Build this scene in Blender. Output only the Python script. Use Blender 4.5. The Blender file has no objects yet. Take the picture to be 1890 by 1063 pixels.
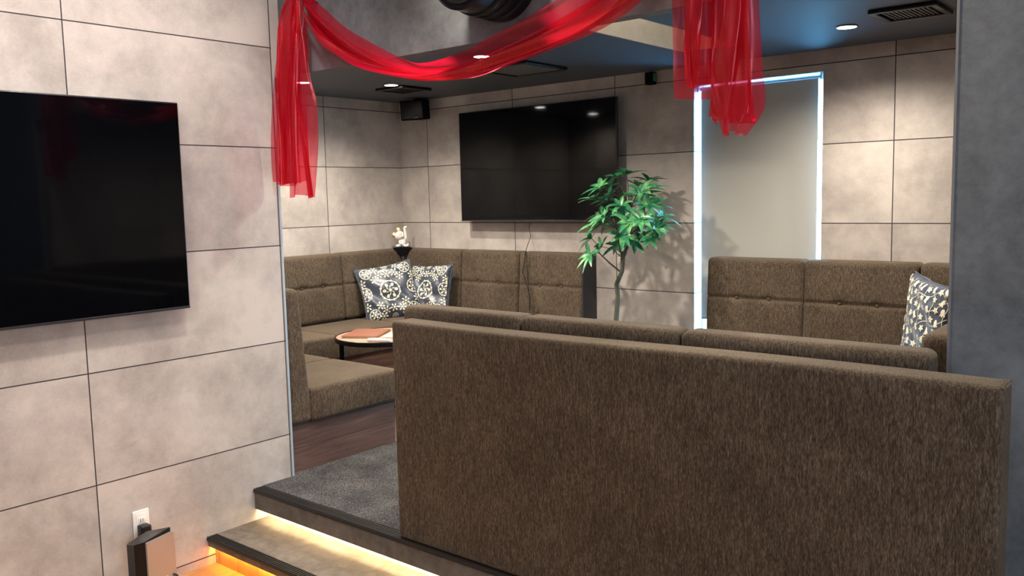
import bpy, bmesh, math, random
from mathutils import Vector, Matrix, noise
random.seed(7)
sc = bpy.context.scene
C = sc.collection
PI = math.pi

# ------------------------------------------------------------------ camera
yaw, pitch, roll = 0.698032, 0.104466, -0.0227363
fw = Vector((-math.sin(yaw)*math.cos(pitch), math.cos(yaw)*math.cos(pitch), -math.sin(pitch)))
rt = Vector((math.cos(yaw), math.sin(yaw), 0)); up = rt.cross(fw)
r2 = rt*math.cos(roll)+up*math.sin(roll); u2 = -rt*math.sin(roll)+up*math.cos(roll)
cam_d = bpy.data.cameras.new('camera'); cam = bpy.data.objects.new('camera', cam_d); C.objects.link(cam)
cam_d.sensor_width = 36; cam_d.lens = 1602.5/1890*36; cam_d.clip_start = 0.05
m = Matrix.Identity(4)
for i in range(3):
    m[i][0] = r2[i]; m[i][1] = u2[i]; m[i][2] = -fw[i]
m[2][3] = 1.615
cam.matrix_world = m
sc.camera = cam

# ------------------------------------------------------------------ world, exposure
w = bpy.data.worlds.new('world'); sc.world = w; w.use_nodes = True
w.node_tree.nodes['Background'].inputs[0].default_value = (0.5, 0.7, 1, 1)
w.node_tree.nodes['Background'].inputs[1].default_value = 0.3
sc.view_settings.view_transform = 'Standard'; sc.view_settings.look = 'None'
sc.view_settings.gamma = 1; sc.view_settings.use_curve_mapping = False
sc.view_settings.exposure = 0.12

# ------------------------------------------------------------------ lights of the room
def area(name, loc, rot, sx, sy, power, col, spread=PI):
    d = bpy.data.lights.new(name, 'AREA'); d.shape = 'RECTANGLE'; d.size = sx; d.size_y = sy
    d.energy = power; d.color = col; d.spread = spread
    o = bpy.data.objects.new(name, d); C.objects.link(o); o.location = loc; o.rotation_euler = rot; return o
def spot(name, loc, power, col, size=120, blend=0.6, rad=0.03, rot=(0, 0, 0)):
    d = bpy.data.lights.new(name, 'SPOT'); d.energy = power; d.color = col; d.spot_size = math.radians(size)
    d.spot_blend = blend; d.shadow_soft_size = rad
    o = bpy.data.objects.new(name, d); C.objects.link(o); o.location = loc; o.rotation_euler = rot; return o
# lounge downlights (two in plain view, others mirrored in the wall television or glowing through cloth, two added unseen behind the beam)
WARM = (1.0, 0.885, 0.74)
LOUNGE_LIGHTS = [(-4.59, 4.21), (-1.533, 4.44), (-4.87, 3.67), (-4.93, 2.75), (-2.7, 2.95), (-3.34, 3.76), (-1.45, 3.2)]
LPOW = [84, 118, 92, 66, 66, 160, 100]
for (x, y), pw in zip(LOUNGE_LIGHTS, LPOW):
    if pw: spot('downlight_lamp', (x, y, 2.395), pw, WARM, 152, 0.85, 0.035)
# front room: ceiling lamps above and behind the camera, two added over the partition, daylight from the window side
area('front_room_lamp', (-1.9, -0.2, 2.93), (0, math.radians(42), 0), 0.4, 2.2, 60, (1, 0.88, 0.80))
for yy_, pw_ in ((1.8, 88), (0.8, 78), (-0.35, 60)):
    spot('front_room_spot', (-2.55, yy_, 2.93), pw_, (1, 0.89, 0.80), 120, 0.9, 0.06, (0, math.radians(32), 0))
for xx_ in (-2.15, -1.0):
    spot('front_room_spot', (xx_, 2.30, 2.93), 120, (1, 0.88, 0.72), 95, 0.9, 0.05)  # added overhead spots without a fixture, to brighten the partition's top
area('front_room_daylight', (1.9, 0.3, 1.8), (0, math.radians(90), 0), 1.6, 2.4, 80, (0.80, 0.89, 1))

# ------------------------------------------------------------------ mesh helpers
class MB:
    def __init__(s): s.v = []; s.f = []; s.m = []
    def add(s, vs, fs, mi=0):
        n = len(s.v); s.v += [tuple(p) for p in vs]
        s.f += [tuple(i+n for i in f) for f in fs]; s.m += [mi]*len(fs); return s
    def box(s, x0, y0, z0, x1, y1, z1, mi=0):
        vs = [(x, y, z) for z in (z0, z1) for y in (y0, y1) for x in (x0, x1)]
        return s.add(vs, [(0, 2, 3, 1), (4, 5, 7, 6), (0, 1, 5, 4), (2, 6, 7, 3), (0, 4, 6, 2), (1, 3, 7, 5)], mi)
    def rbox(s, x0, y0, z0, x1, y1, z1, r=0.01, n=3, mi=0):
        return s.soft((x0+x1)/2, (y0+y1)/2, (z0+z1)/2, abs(x1-x0), abs(y1-y0), abs(z1-z0), r, n, mi=mi)
    def soft(s, cx, cy, cz, sx, sy, sz, r, n, fn=None, seg=None, mi=0):
        """rounded box: every face a grid, corners rounded by clamping; fn(p)->p displaces it (local, centred)"""
        h = (sx/2, sy/2, sz/2); r = min(r, *[q*0.999 for q in h])
        def ticks(hh, k):
            t = [-hh+r*(1-math.cos(i*PI/2/n)) for i in range(n+1)]
            mid = [(-hh+r)+(2*hh-2*r)*i/k for i in range(1, k)]
            return t+mid+[-q for q in reversed(t)]
        seg = seg or (1, 1, 1)
        T = [ticks(h[i], seg[i]) for i in range(3)]
        idx = {}; vs = []; fs = []
        def vert(p):
            key = tuple(round(q, 5) for q in p)
            if key in idx: return idx[key]
            q = [max(-h[i]+r, min(h[i]-r, p[i])) for i in range(3)]
            d = Vector([p[i]-q[i] for i in range(3)])
            if d.length > 1e-9:
                d = d.normalized()*r
            o = Vector(q)+d
            if fn: o = Vector(fn(o, h))
            idx[key] = len(vs); vs.append((o[0]+cx, o[1]+cy, o[2]+cz)); return idx[key]
        for ax in range(3):
            a, b = [(1, 2), (2, 0), (0, 1)][ax]
            for sgn in (-1, 1):
                for i in range(len(T[a])-1):
                    for j in range(len(T[b])-1):
                        q = []
                        for (ii, jj) in ((i, j), (i+1, j), (i+1, j+1), (i, j+1)):
                            p = [0, 0, 0]; p[ax] = sgn*h[ax]; p[a] = T[a][ii]; p[b] = T[b][jj]; q.append(vert(p))
                        if sgn < 0: q.reverse()
                        if len(set(q)) >= 3:
                            qq = []
                            for z in q:
                                if z not in qq: qq.append(z)
                            fs.append(tuple(qq))
        return s.add(vs, fs, mi)
    def cyl(s, c, r, h, axis=2, n=32, mi=0, r2=None, cap=True):
        r2 = r if r2 is None else r2
        vs = []; A = [(1, 2), (2, 0), (0, 1)][axis]
        for k, rr in ((0, r), (1, r2)):
            for i in range(n):
                p = list(c); p[axis] += k*h; p[A[0]] += rr*math.cos(2*PI*i/n); p[A[1]] += rr*math.sin(2*PI*i/n); vs.append(p)
        fs = [(i, (i+1) % n, n+(i+1) % n, n+i) for i in range(n)]
        if cap: fs += [tuple(range(n-1, -1, -1)), tuple(range(n, 2*n))]
        return s.add(vs, fs, mi)
    def lathe(s, c, prof, axis=2, n=32, mi=0):
        A = [(1, 2), (2, 0), (0, 1)][axis]; vs = []
        for (rr, t) in prof:
            for i in range(n):
                p = list(c); p[axis] += t; p[A[0]] += rr*math.cos(2*PI*i/n); p[A[1]] += rr*math.sin(2*PI*i/n); vs.append(p)
        fs = []
        for k in range(len(prof)-1):
            fs += [(k*n+i, k*n+(i+1) % n, (k+1)*n+(i+1) % n, (k+1)*n+i) for i in range(n)]
        fs += [tuple(range(n-1, -1, -1)), tuple(range((len(prof)-1)*n, len(prof)*n))]
        return s.add(vs, fs, mi)
    def tube(s, pts, r, n=8, mi=0, closed=False):
        pts = [Vector(p) for p in pts]; N = len(pts)
        rs = r if isinstance(r, (list, tuple)) else [r]*N
        vs = []; ref = None
        for i, p in enumerate(pts):
            a = pts[(i-1) % N] if (closed or i > 0) else p
            b = pts[(i+1) % N] if (closed or i < N-1) else p
            t = (b-a).normalized()
            if ref is None: ref = t.orthogonal().normalized()
            ref = (ref-t*ref.dot(t)).normalized(); bi = t.cross(ref)
            for k in range(n):
                an = 2*PI*k/n; vs.append(p+(ref*math.cos(an)+bi*math.sin(an))*rs[i])
        fs = []
        for i in range(N if closed else N-1):
            j = (i+1) % N
            fs += [(i*n+k, i*n+(k+1) % n, j*n+(k+1) % n, j*n+k) for k in range(n)]
        if not closed: fs += [tuple(range(n-1, -1, -1)), tuple(range((N-1)*n, N*n))]
        return s.add(vs, fs, mi)
    def grid(s, fn, nu, nv, mi=0):
        vs = [fn(i/nu, j/nv) for i in range(nu+1) for j in range(nv+1)]
        fs = [(i*(nv+1)+j, (i+1)*(nv+1)+j, (i+1)*(nv+1)+j+1, i*(nv+1)+j+1) for i in range(nu) for j in range(nv)]
        return s.add(vs, fs, mi)
    def ball(s, c, rx, ry, rz, nu=20, nv=12, mi=0, rot=None):
        vs = []; 
        for j in range(nv+1):
            th = PI*j/nv
            for i in range(nu):
                ph = 2*PI*i/nu
                p = Vector((rx*math.sin(th)*math.cos(ph), ry*math.sin(th)*math.sin(ph), rz*math.cos(th)))
                if rot: p = rot @ p
                vs.append(p+Vector(c))
        fs = [(j*nu+i, (j+1)*nu+i, (j+1)*nu+(i+1) % nu, j*nu+(i+1) % nu) for j in range(nv) for i in range(nu)]
        return s.add(vs, fs, mi)
    def xf(s, M):
        s.v = [tuple(M @ Vector(p)) for p in s.v]; return s
    def build(s, name, mats, parent=None, smooth=True, origin=None, merge=False, angle=40):
        me = bpy.data.meshes.new(name)
        if origin is None:
            if parent is not None: origin = Vector((0, 0, 0))
            else:
                xs = [p[0] for p in s.v]; ys = [p[1] for p in s.v]; zs = [p[2] for p in s.v]
                origin = Vector(((min(xs)+max(xs))/2, (min(ys)+max(ys))/2, min(zs)))
        origin = Vector(origin)
        off = Vector(parent.get('_o', (0, 0, 0))) if parent is not None else origin
        me.from_pydata([tuple(Vector(p)-off) for p in s.v], [], s.f); me.update()
        if not isinstance(mats, (list, tuple)): mats = [mats]
        for q in mats: me.materials.append(q)
        for i, p in enumerate(me.polygons): p.material_index = s.m[i]; p.use_smooth = smooth
        bm = bmesh.new(); bm.from_mesh(me)
        if merge: bmesh.ops.remove_doubles(bm, verts=bm.verts, dist=1e-5)
        bmesh.ops.recalc_face_normals(bm, faces=bm.faces)
        if smooth:
            for e in bm.edges:
                if len(e.link_faces) == 2 and e.calc_face_angle(0) > math.radians(angle): e.smooth = False
        bm.to_mesh(me); bm.free()
        o = bpy.data.objects.new(name, me); C.objects.link(o)
        if parent is not None:
            o.parent = parent; o['_o'] = tuple(off)
        else:
            o.location = origin; o['_o'] = tuple(origin)
        return o
def tag(o, label, cat, group=None, kind=None):
    o['label'] = label; o['category'] = cat
    if group: o['group'] = group
    if kind: o['kind'] = kind
    return o
def thing(name, loc, label, cat, group=None):
    o = bpy.data.objects.new(name, None); C.objects.link(o); o.location = loc; o.empty_display_size = 0.05
    o['_o'] = tuple(loc); return tag(o, label, cat, group)
def struct(o, label=None):
    o['kind'] = 'structure'
    if label: o['label'] = label
    return o

# ------------------------------------------------------------------ materials
def newmat(name):
    mt = bpy.data.materials.new(name); mt.use_nodes = True
    nt = mt.node_tree; return mt, nt, nt.nodes['Principled BSDF']
def N(nt, t, **kw):
    n = nt.nodes.new(t)
    for k, v in kw.items(): setattr(n, k, v)
    return n
def plain(name, col, rough=0.5, metal=0.0, bump=0, bscale=200, emis=None, estr=0, spec=0.5, var=0):
    mt, nt, b = newmat(name)
    b.inputs['Base Color'].default_value = (*col, 1); b.inputs['Roughness'].default_value = rough
    b.inputs['Metallic'].default_value = metal; b.inputs['Specular IOR Level'].default_value = spec
    g = N(nt, 'ShaderNodeNewGeometry')
    nz = N(nt, 'ShaderNodeTexNoise'); nz.inputs['Scale'].default_value = bscale; nz.inputs['Detail'].default_value = 4
    nt.links.new(g.outputs['Position'], nz.inputs['Vector'])
    if bump:
        bp = N(nt, 'ShaderNodeBump'); bp.inputs['Strength'].default_value = bump; bp.inputs['Distance'].default_value = 0.002
        nt.links.new(nz.outputs['Fac'], bp.inputs['Height']); nt.links.new(bp.outputs['Normal'], b.inputs['Normal'])
    if var:
        mx = N(nt, 'ShaderNodeMix', data_type='RGBA'); mx.inputs['A'].default_value = (*[c*(1-var) for c in col], 1)
        mx.inputs['B'].default_value = (*[min(1, c*(1+var)) for c in col], 1)
        nt.links.new(nz.outputs['Fac'], mx.inputs['Factor']); nt.links.new(mx.outputs['Result'], b.inputs['Base Color'])
    if emis:
        b.inputs['Emission Color'].default_value = (*emis, 1); b.inputs['Emission Strength'].default_value = estr
    return mt
def math_(nt, op, a, b=None, c=None):
    n = N(nt, 'ShaderNodeMath', operation=op)
    for i, v in enumerate((a, b, c)):
        if v is None: continue
        if isinstance(v, (int, float)): n.inputs[i].default_value = v
        else: nt.links.new(v, n.inputs[i])
    return n.outputs[0]
def ramp(nt, fac, stops):
    n = N(nt, 'ShaderNodeValToRGB'); e = n.color_ramp.elements
    while len(e) < len(stops): e.new(0.5)
    for i, (p, c) in enumerate(stops): e[i].position = p; e[i].color = (*c, 1)
    nt.links.new(fac, n.inputs[0]); return n.outputs[0]
def noise_(nt, vec, scale, detail=4, rough=0.55, dist=0):
    n = N(nt, 'ShaderNodeTexNoise'); n.inputs['Scale'].default_value = scale; n.inputs['Detail'].default_value = detail
    n.inputs['Roughness'].default_value = rough; n.inputs['Distortion'].default_value = dist
    if vec is not None: nt.links.new(vec, n.inputs['Vector'])
    return n.outputs['Fac']
def mixc(nt, fac, a, b, blend='MIX'):
    n = N(nt, 'ShaderNodeMix', data_type='RGBA', blend_type=blend)
    for k, v in (('Factor', fac), ('A', a), ('B', b)):
        if isinstance(v, (int, float)): n.inputs[k].default_value = v
        elif isinstance(v, tuple): n.inputs[k].default_value = (*v, 1)
        else: nt.links.new(v, n.inputs[k])
    return n.outputs['Result']
def vscale(nt, vec, s):
    n = N(nt, 'ShaderNodeVectorMath', operation='MULTIPLY'); nt.links.new(vec, n.inputs[0]); n.inputs[1].default_value = s
    return n.outputs[0]

def tile_mat(name, axis, u0, uw, z0, zh, c0, c1, line=0.0022):
    """large cement-look panels in a stacked grid; the joints and the stains are the panel's own"""
    mt, nt, b = newmat(name)
    g = N(nt, 'ShaderNodeNewGeometry'); sx = N(nt, 'ShaderNodeSeparateXYZ'); nt.links.new(g.outputs['Position'], sx.inputs[0])
    u = math_(nt, 'DIVIDE', math_(nt, 'SUBTRACT', sx.outputs[axis], u0), uw)
    v = math_(nt, 'DIVIDE', math_(nt, 'SUBTRACT', sx.outputs[2], z0), zh)
    def joint(t, w_):
        f = math_(nt, 'SUBTRACT', t, math_(nt, 'ROUND', t)); return math_(nt, 'LESS_THAN', math_(nt, 'ABSOLUTE', f), w_)
    jn = math_(nt, 'MAXIMUM', joint(u, line/uw), joint(v, line/zh))
    cell = N(nt, 'ShaderNodeCombineXYZ'); nt.links.new(math_(nt, 'FLOOR', u), cell.inputs[0]); nt.links.new(math_(nt, 'FLOOR', v), cell.inputs[1])
    wn = N(nt, 'ShaderNodeTexWhiteNoise'); nt.links.new(cell.outputs[0], wn.inputs['Vector'])
    off = N(nt, 'ShaderNodeVectorMath', operation='MULTIPLY_ADD'); nt.links.new(wn.outputs['Color'], off.inputs[0]); off.inputs[1].default_value = (9, 9, 9); nt.links.new(g.outputs['Position'], off.inputs[2])
    vec = off.outputs[0]
    n1 = noise_(nt, vec, 2.6, 5, 0.6, 0.3); n2 = noise_(nt, vec, 9, 6, 0.7); n3 = noise_(nt, vec, 120, 3, 0.7)
    n4 = noise_(nt, vscale(nt, vec, (1, 1, 3)), 5, 6, 0.75, 0.6)
    s = math_(nt, 'ADD', math_(nt, 'MULTIPLY', n1, 0.55), math_(nt, 'ADD', math_(nt, 'MULTIPLY', n2, 0.33), math_(nt, 'MULTIPLY', n3, 0.12)))
    col = ramp(nt, s, [(0.38, c0), (0.60, c1)])
    spots = ramp(nt, n4, [(0.60, (1, 1, 1)), (0.72, (0.86, 0.83, 0.78))])
    col = mixc(nt, 0.55, col, spots, 'MULTIPLY')
    tone = math_(nt, 'MULTIPLY_ADD', wn.outputs['Value'], 0.08, 0.95)
    tc = N(nt, 'ShaderNodeCombineColor'); [nt.links.new(tone, tc.inputs[i]) for i in range(3)]
    col = mixc(nt, 1.0, col, tc.outputs[0], 'MULTIPLY')
    col = mixc(nt, jn, col, (0.035, 0.028, 0.03))
    nt.links.new(col, b.inputs['Base Color'])
    b.inputs['Roughness'].default_value = 0.62; b.inputs['Specular IOR Level'].default_value = 0.25
    bp = N(nt, 'ShaderNodeBump'); bp.inputs['Strength'].default_value = 0.35; bp.inputs['Distance'].default_value = 0.003
    hgt = math_(nt, 'SUBTRACT', math_(nt, 'MULTIPLY', n3, 0.15), jn)
    nt.links.new(hgt, bp.inputs['Height']); nt.links.new(bp.outputs['Normal'], b.inputs['Normal'])
    return mt
T0, T1 = (0.32, 0.288, 0.268), (0.50, 0.455, 0.425)
M_tile_near = tile_mat('cement_panel_near', 1, 1.517, 0.93, 0.040, 0.457, T0, T1, 0.0025)
M_tile_back = tile_mat('cement_panel_back', 0, -4.21, 0.909, 0.050, 0.457, T0, T1, 0.0028)
M_tile_left = tile_mat('cement_panel_left', 1, 4.28, 0.909, 0.050, 0.457, T0, T1, 0.0028)
def plaster(name, c0, c1, sc1=3, bump=0.2):
    mt, nt, b = newmat(name); g = N(nt, 'ShaderNodeNewGeometry'); p = g.outputs['Position']
    n1 = noise_(nt, p, sc1, 6, 0.65, 0.4); n2 = noise_(nt, p, 22, 6, 0.7)
    s = math_(nt, 'ADD', math_(nt, 'MULTIPLY', n1, 0.6), math_(nt, 'MULTIPLY', n2, 0.4))
    nt.links.new(ramp(nt, s, [(0.35, c0), (0.65, c1)]), b.inputs['Base Color'])
    b.inputs['Roughness'].default_value = 0.7; b.inputs['Specular IOR Level'].default_value = 0.2
    bp = N(nt, 'ShaderNodeBump'); bp.inputs['Strength'].default_value = bump; bp.inputs['Distance'].default_value = 0.002
    nt.links.new(n2, bp.inputs['Height']); nt.links.new(bp.outputs['Normal'], b.inputs['Normal']); return mt
M_grey = plaster('grey_concrete_plaster', (0.082, 0.090, 0.100), (0.178, 0.190, 0.207))
M_cream = plaster('cream_board', (0.46, 0.43, 0.37), (0.58, 0.55, 0.49), 8)
M_room = plaster('pale_plaster', (0.42, 0.40, 0.38), (0.5, 0.48, 0.46))
M_ceil = plain('dark_ceiling_paint', (0.080, 0.092, 0.115), 0.6, bump=0.15, bscale=60, spec=0.3)
M_ceil2 = plain('front_ceiling_paint', (0.25, 0.25, 0.26), 0.7)
def fabric_mat(name, ca, cb, cc):
    mt, nt, b = newmat(name); g = N(nt, 'ShaderNodeNewGeometry'); p = g.outputs['Position']
    n1 = noise_(nt, vscale(nt, p, (520, 520, 75)), 1.0, 3, 0.65); n2 = noise_(nt, vscale(nt, p, (210, 210, 30)), 1.0, 2, 0.5)
    n3 = noise_(nt, p, 5, 3)
    s = math_(nt, 'ADD', math_(nt, 'MULTIPLY', n1, 0.6), math_(nt, 'ADD', math_(nt, 'MULTIPLY', n2, 0.28), math_(nt, 'MULTIPLY', n3, 0.12)))
    nt.links.new(ramp(nt, s, [(0.38, ca), (0.51, cb), (0.65, cc)]), b.inputs['Base Color'])
    b.inputs['Roughness'].default_value = 0.9; b.inputs['Specular IOR Level'].default_value = 0.15
    b.inputs['Sheen Weight'].default_value = 0.16; b.inputs['Sheen Roughness'].default_value = 0.4
    b.inputs['Sheen Tint'].default_value = (0.9, 0.78, 0.6, 1)
    bp = N(nt, 'ShaderNodeBump'); bp.inputs['Strength'].default_value = 0.5; bp.inputs['Distance'].default_value = 0.002
    nt.links.new(s, bp.inputs['Height']); nt.links.new(bp.outputs['Normal'], b.inputs['Normal']); return mt
M_fab = fabric_mat('brown_chenille', (0.028, 0.0200, 0.0132), (0.078, 0.058, 0.041), (0.185, 0.145, 0.104))
def wood_mat(name, ca, cb, axis_scale, rough=0.45, plank=None):
    mt, nt, b = newmat(name); g = N(nt, 'ShaderNodeNewGeometry'); p = g.outputs['Position']
    q = vscale(nt, p, axis_scale)
    n1 = noise_(nt, q, 1, 6, 0.65, 1.2); n2 = noise_(nt, vscale(nt, q, (5, 5, 5)), 1, 3, 0.6)
    s = math_(nt, 'ADD', math_(nt, 'MULTIPLY', n1, 0.7), math_(nt, 'MULTIPLY', n2, 0.3))
    col = ramp(nt, s, [(0.35, ca), (0.65, cb)])
    if plank:
        ax, off, wd = plank; sx = N(nt, 'ShaderNodeSeparateXYZ'); nt.links.new(p, sx.inputs[0])
        t = math_(nt, 'DIVIDE', math_(nt, 'SUBTRACT', sx.outputs[ax], off), wd)
        j = math_(nt, 'LESS_THAN', math_(nt, 'ABSOLUTE', math_(nt, 'SUBTRACT', t, math_(nt, 'ROUND', t))), 0.0012/wd)
        wn = N(nt, 'ShaderNodeTexWhiteNoise', noise_dimensions='1D'); nt.links.new(math_(nt, 'FLOOR', t), wn.inputs['W'])
        tn = math_(nt, 'MULTIPLY_ADD', wn.outputs['Value'], 0.4, 0.8)
        tc = N(nt, 'ShaderNodeCombineColor'); [nt.links.new(tn, tc.inputs[i]) for i in range(3)]
        col = mixc(nt, 1.0, col, tc.outputs[0], 'MULTIPLY'); col = mixc(nt, j, col, (0.02, 0.012, 0.01))
    nt.links.new(col, b.inputs['Base Color']); b.inputs['Roughness'].default_value = rough
    return mt
M_wood = wood_mat('dark_walnut_plinth', (0.075, 0.042, 0.033), (0.16, 0.095, 0.075), (14, 1.6, 22), 0.5, (2, 0.285, 0.119))
M_woodfl = wood_mat('dark_walnut_floor', (0.075, 0.042, 0.033), (0.15, 0.09, 0.07), (22, 1.6, 14), 0.5, (0, 0, 0.12))
M_oak = wood_mat('light_oak_floor', (0.40, 0.19, 0.055), (0.58, 0.32, 0.11), (16, 2, 16), 0.35, (0, 0, 0.15))
M_table = wood_mat('pinkish_wood_tabletop', (0.32, 0.20, 0.15), (0.48, 0.33, 0.26), (10, 50, 10), 0.35)
M_stone = plaster('brown_slate_tread', (0.085, 0.07, 0.058), (0.20, 0.17, 0.145), 4, 0.3)
def carpet():
    mt, nt, b = newmat('charcoal_loop_carpet'); g = N(nt, 'ShaderNodeNewGeometry')
    n = noise_(nt, g.outputs['Position'], 260, 3, 0.8); n2 = noise_(nt, g.outputs['Position'], 6, 3)
    s = math_(nt, 'ADD', math_(nt, 'MULTIPLY', n, 0.85), math_(nt, 'MULTIPLY', n2, 0.15))
    nt.links.new(ramp(nt, s, [(0.42, (0.012, 0.013, 0.015)), (0.52, (0.06, 0.06, 0.062)), (0.64, (0.22, 0.21, 0.20))]), b.inputs['Base Color'])
    b.inputs['Roughness'].default_value = 0.95; b.inputs['Specular IOR Level'].default_value = 0.1
    bp = N(nt, 'ShaderNodeBump'); bp.inputs['Strength'].default_value = 0.8; bp.inputs['Distance'].default_value = 0.004
    nt.links.new(n, bp.inputs['Height']); nt.links.new(bp.outputs['Normal'], b.inputs['Normal']); return mt
M_carpet = carpet()
M_endp = plain('charcoal_end_panel', (0.028, 0.026, 0.03), 0.6)
M_rubber = plain('black_rubber', (0.007, 0.0065, 0.0065), 0.5, bump=0.2, bscale=300)
M_black = plain('black_plastic', (0.006, 0.006, 0.008), 0.3, spec=0.3)
M_blackm = plain('matte_black', (0.002, 0.002, 0.003), 0.7, spec=0.1)
M_screen = plain('black_glass_screen', (0.001, 0.0013, 0.0022), 0.05, spec=0.2)
M_bezel = plain('dark_bezel', (0.02, 0.02, 0.024), 0.3)
M_darkgrey = plain('dark_grey_mesh', (0.10, 0.105, 0.11), 0.7, bump=0.6, bscale=500)
M_cap = plain('dull_dark_cap', (0.022, 0.022, 0.024), 0.6, spec=0.2)
M_trim = plain('pale_blue_metal_trim', (0.45, 0.56, 0.68), 0.35, metal=0.3)
M_trimd = plain('grey_metal_trim', (0.30, 0.31, 0.32), 0.35, metal=0.6)
M_white = plain('white_plastic', (0.75, 0.72, 0.68), 0.35)
M_silver = plain('silver_panel', (0.36, 0.33, 0.32), 0.38, metal=0.5)
M_lamp = plain('lit_lamp_disc', (1, 1, 1), 0.5, emis=(1, 0.97, 0.9), estr=75)
M_amber = plain('amber_led', (1, 0.6, 0.2), 0.5, emis=(1, 0.50, 0.10), estr=150)
M_wled = plain('warm_led', (1, 0.9, 0.7), 0.5, emis=(1, 0.76, 0.42), estr=130)
M_day = plain('daylit_frosted_glass', (0.8, 0.9, 1), 0.3, emis=(0.13, 0.55, 1.0), estr=42)
M_blind = plain('grey_blind_fabric', (0.40, 0.40, 0.375), 0.85, bump=0.1, bscale=700)
M_leather = plain('brown_leather', (0.23, 0.085, 0.05), 0.45, bump=0.3, bscale=250, var=0.2)
M_paper = plain('printed_cream_paper', (0.75, 0.62, 0.36), 0.6, var=0.25, bscale=120)
M_green = plain('green_sign_face', (0.03, 0.16, 0.10), 0.4)
M_ceram = plain('glazed_white_ceramic', (0.82, 0.80, 0.74), 0.18)
M_gold = plain('gold_paint', (0.72, 0.50, 0.16), 0.28, metal=0.7)
M_bark = plain('brown_green_bark', (0.075, 0.075, 0.05), 0.8, bump=0.8, bscale=90, var=0.5)
M_cable = plain('black_cable', (0.01, 0.01, 0.01), 0.5)
M_soil = plain('dark_soil', (0.03, 0.02, 0.015), 0.95, bump=1, bscale=80)
M_creamthread = plain('cream_embroidery', (0.80, 0.76, 0.60), 0.8, bump=0.4, bscale=600)
def leaf_mat():
    mt, nt, b = newmat('glossy_green_leaf'); g = N(nt, 'ShaderNodeNewGeometry')
    n = noise_(nt, g.outputs['Position'], 14, 3)
    nt.links.new(ramp(nt, n, [(0.32, (0.012, 0.10, 0.045)), (0.52, (0.04, 0.23, 0.09)), (0.70, (0.20, 0.45, 0.16))]), b.inputs['Base Color'])
    b.inputs['Roughness'].default_value = 0.33; b.inputs['Specular IOR Level'].default_value = 0.6
    return mt
M_leaf = leaf_mat()
def satin():
    mt, nt, b = newmat('navy_satin'); g = N(nt, 'ShaderNodeNewGeometry')
    n = noise_(nt, g.outputs['Position'], 18, 4)
    nt.links.new(ramp(nt, n, [(0.35, (0.012, 0.018, 0.035)), (0.6, (0.04, 0.055, 0.085))]), b.inputs['Base Color'])
    b.inputs['Roughness'].default_value = 0.36; b.inputs['Specular IOR Level'].default_value = 0.8
    b.inputs['Sheen Weight'].default_value = 0.5; b.inputs['Sheen Tint'].default_value = (0.6, 0.7, 0.9, 1)
    return mt
M_satin = satin()
def organza(name, base=0.36):
    mt, nt, b = newmat(name); out = nt.nodes['Material Output']; nt.nodes.remove(b)
    tr = N(nt, 'ShaderNodeBsdfTransparent'); tr.inputs[0].default_value = (0.98, 0.40, 0.44, 1)
    df = N(nt, 'ShaderNodeBsdfDiffuse'); df.inputs[0].default_value = (0.50, 0.006, 0.034, 1)
    tl = N(nt, 'ShaderNodeBsdfTranslucent'); tl.inputs[0].default_value = (0.66, 0.010, 0.055, 1)
    gl = N(nt, 'ShaderNodeBsdfGlossy'); gl.inputs[0].default_value = (1, 0.30, 0.32, 1); gl.inputs[1].default_value = 0.26
    m1 = N(nt, 'ShaderNodeMixShader'); m1.inputs[0].default_value = 0.5; nt.links.new(df.outputs[0], m1.inputs[1]); nt.links.new(tl.outputs[0], m1.inputs[2])
    m2 = N(nt, 'ShaderNodeMixShader'); m2.inputs[0].default_value = 0.20; nt.links.new(m1.outputs[0], m2.inputs[1]); nt.links.new(gl.outputs[0], m2.inputs[2])
    lw = N(nt, 'ShaderNodeLayerWeight'); lw.inputs['Blend'].default_value = 0.5
    g = N(nt, 'ShaderNodeNewGeometry'); nz = noise_(nt, vscale(nt, g.outputs['Position'], (30, 30, 4)), 1.0, 3)
    f = math_(nt, 'ADD', math_(nt, 'MULTIPLY', math_(nt, 'POWER', lw.outputs['Facing'], 2.0), 0.65), math_(nt, 'MULTIPLY_ADD', nz, 0.14, base-0.07))
    f = math_(nt, 'MINIMUM', f, 0.95)
    m3 = N(nt, 'ShaderNodeMixShader'); nt.links.new(f, m3.inputs[0]); nt.links.new(tr.outputs[0], m3.inputs[1]); nt.links.new(m2.outputs[0], m3.inputs[2])
    nt.links.new(m3.outputs[0], out.inputs[0]); return mt
M_org = organza('red_organza')
M_orgd = organza('red_organza_folded', 0.55)

# ------------------------------------------------------------------ the setting
PL = 0.285; CZ = 2.415; BY = 5.07; LX = -5.44; RX = -0.50; NX = -3.48; BEAMY = 2.50
struct(MB().box(-3.6, -2.6, -0.1, 2.0, 2.5, 0.0).build('floor', M_oak, smooth=False), 'light oak floor of the front room')
# raised platform under the lounge with a carpeted aisle
pf = MB().box(LX-0.1, 2.312, 0.0, 2.0, BY+0.3, PL-0.012)
struct(pf.build('floor_platform', M_woodfl, smooth=False), 'raised wooden platform of the lounge')
tag(MB().box(-3.522, 2.285, PL-0.012, -2.505, BY-0.002, PL+0.002).build('aisle_carpet', M_carpet, smooth=False), 'charcoal loop carpet on the platform aisle between the two booths', 'carpet')
struct(MB().box(-2.504, 2.285, PL-0.012, 2.0, 2.60, PL-0.001).build('floor_platform_edge', M_carpet, smooth=False))
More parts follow.
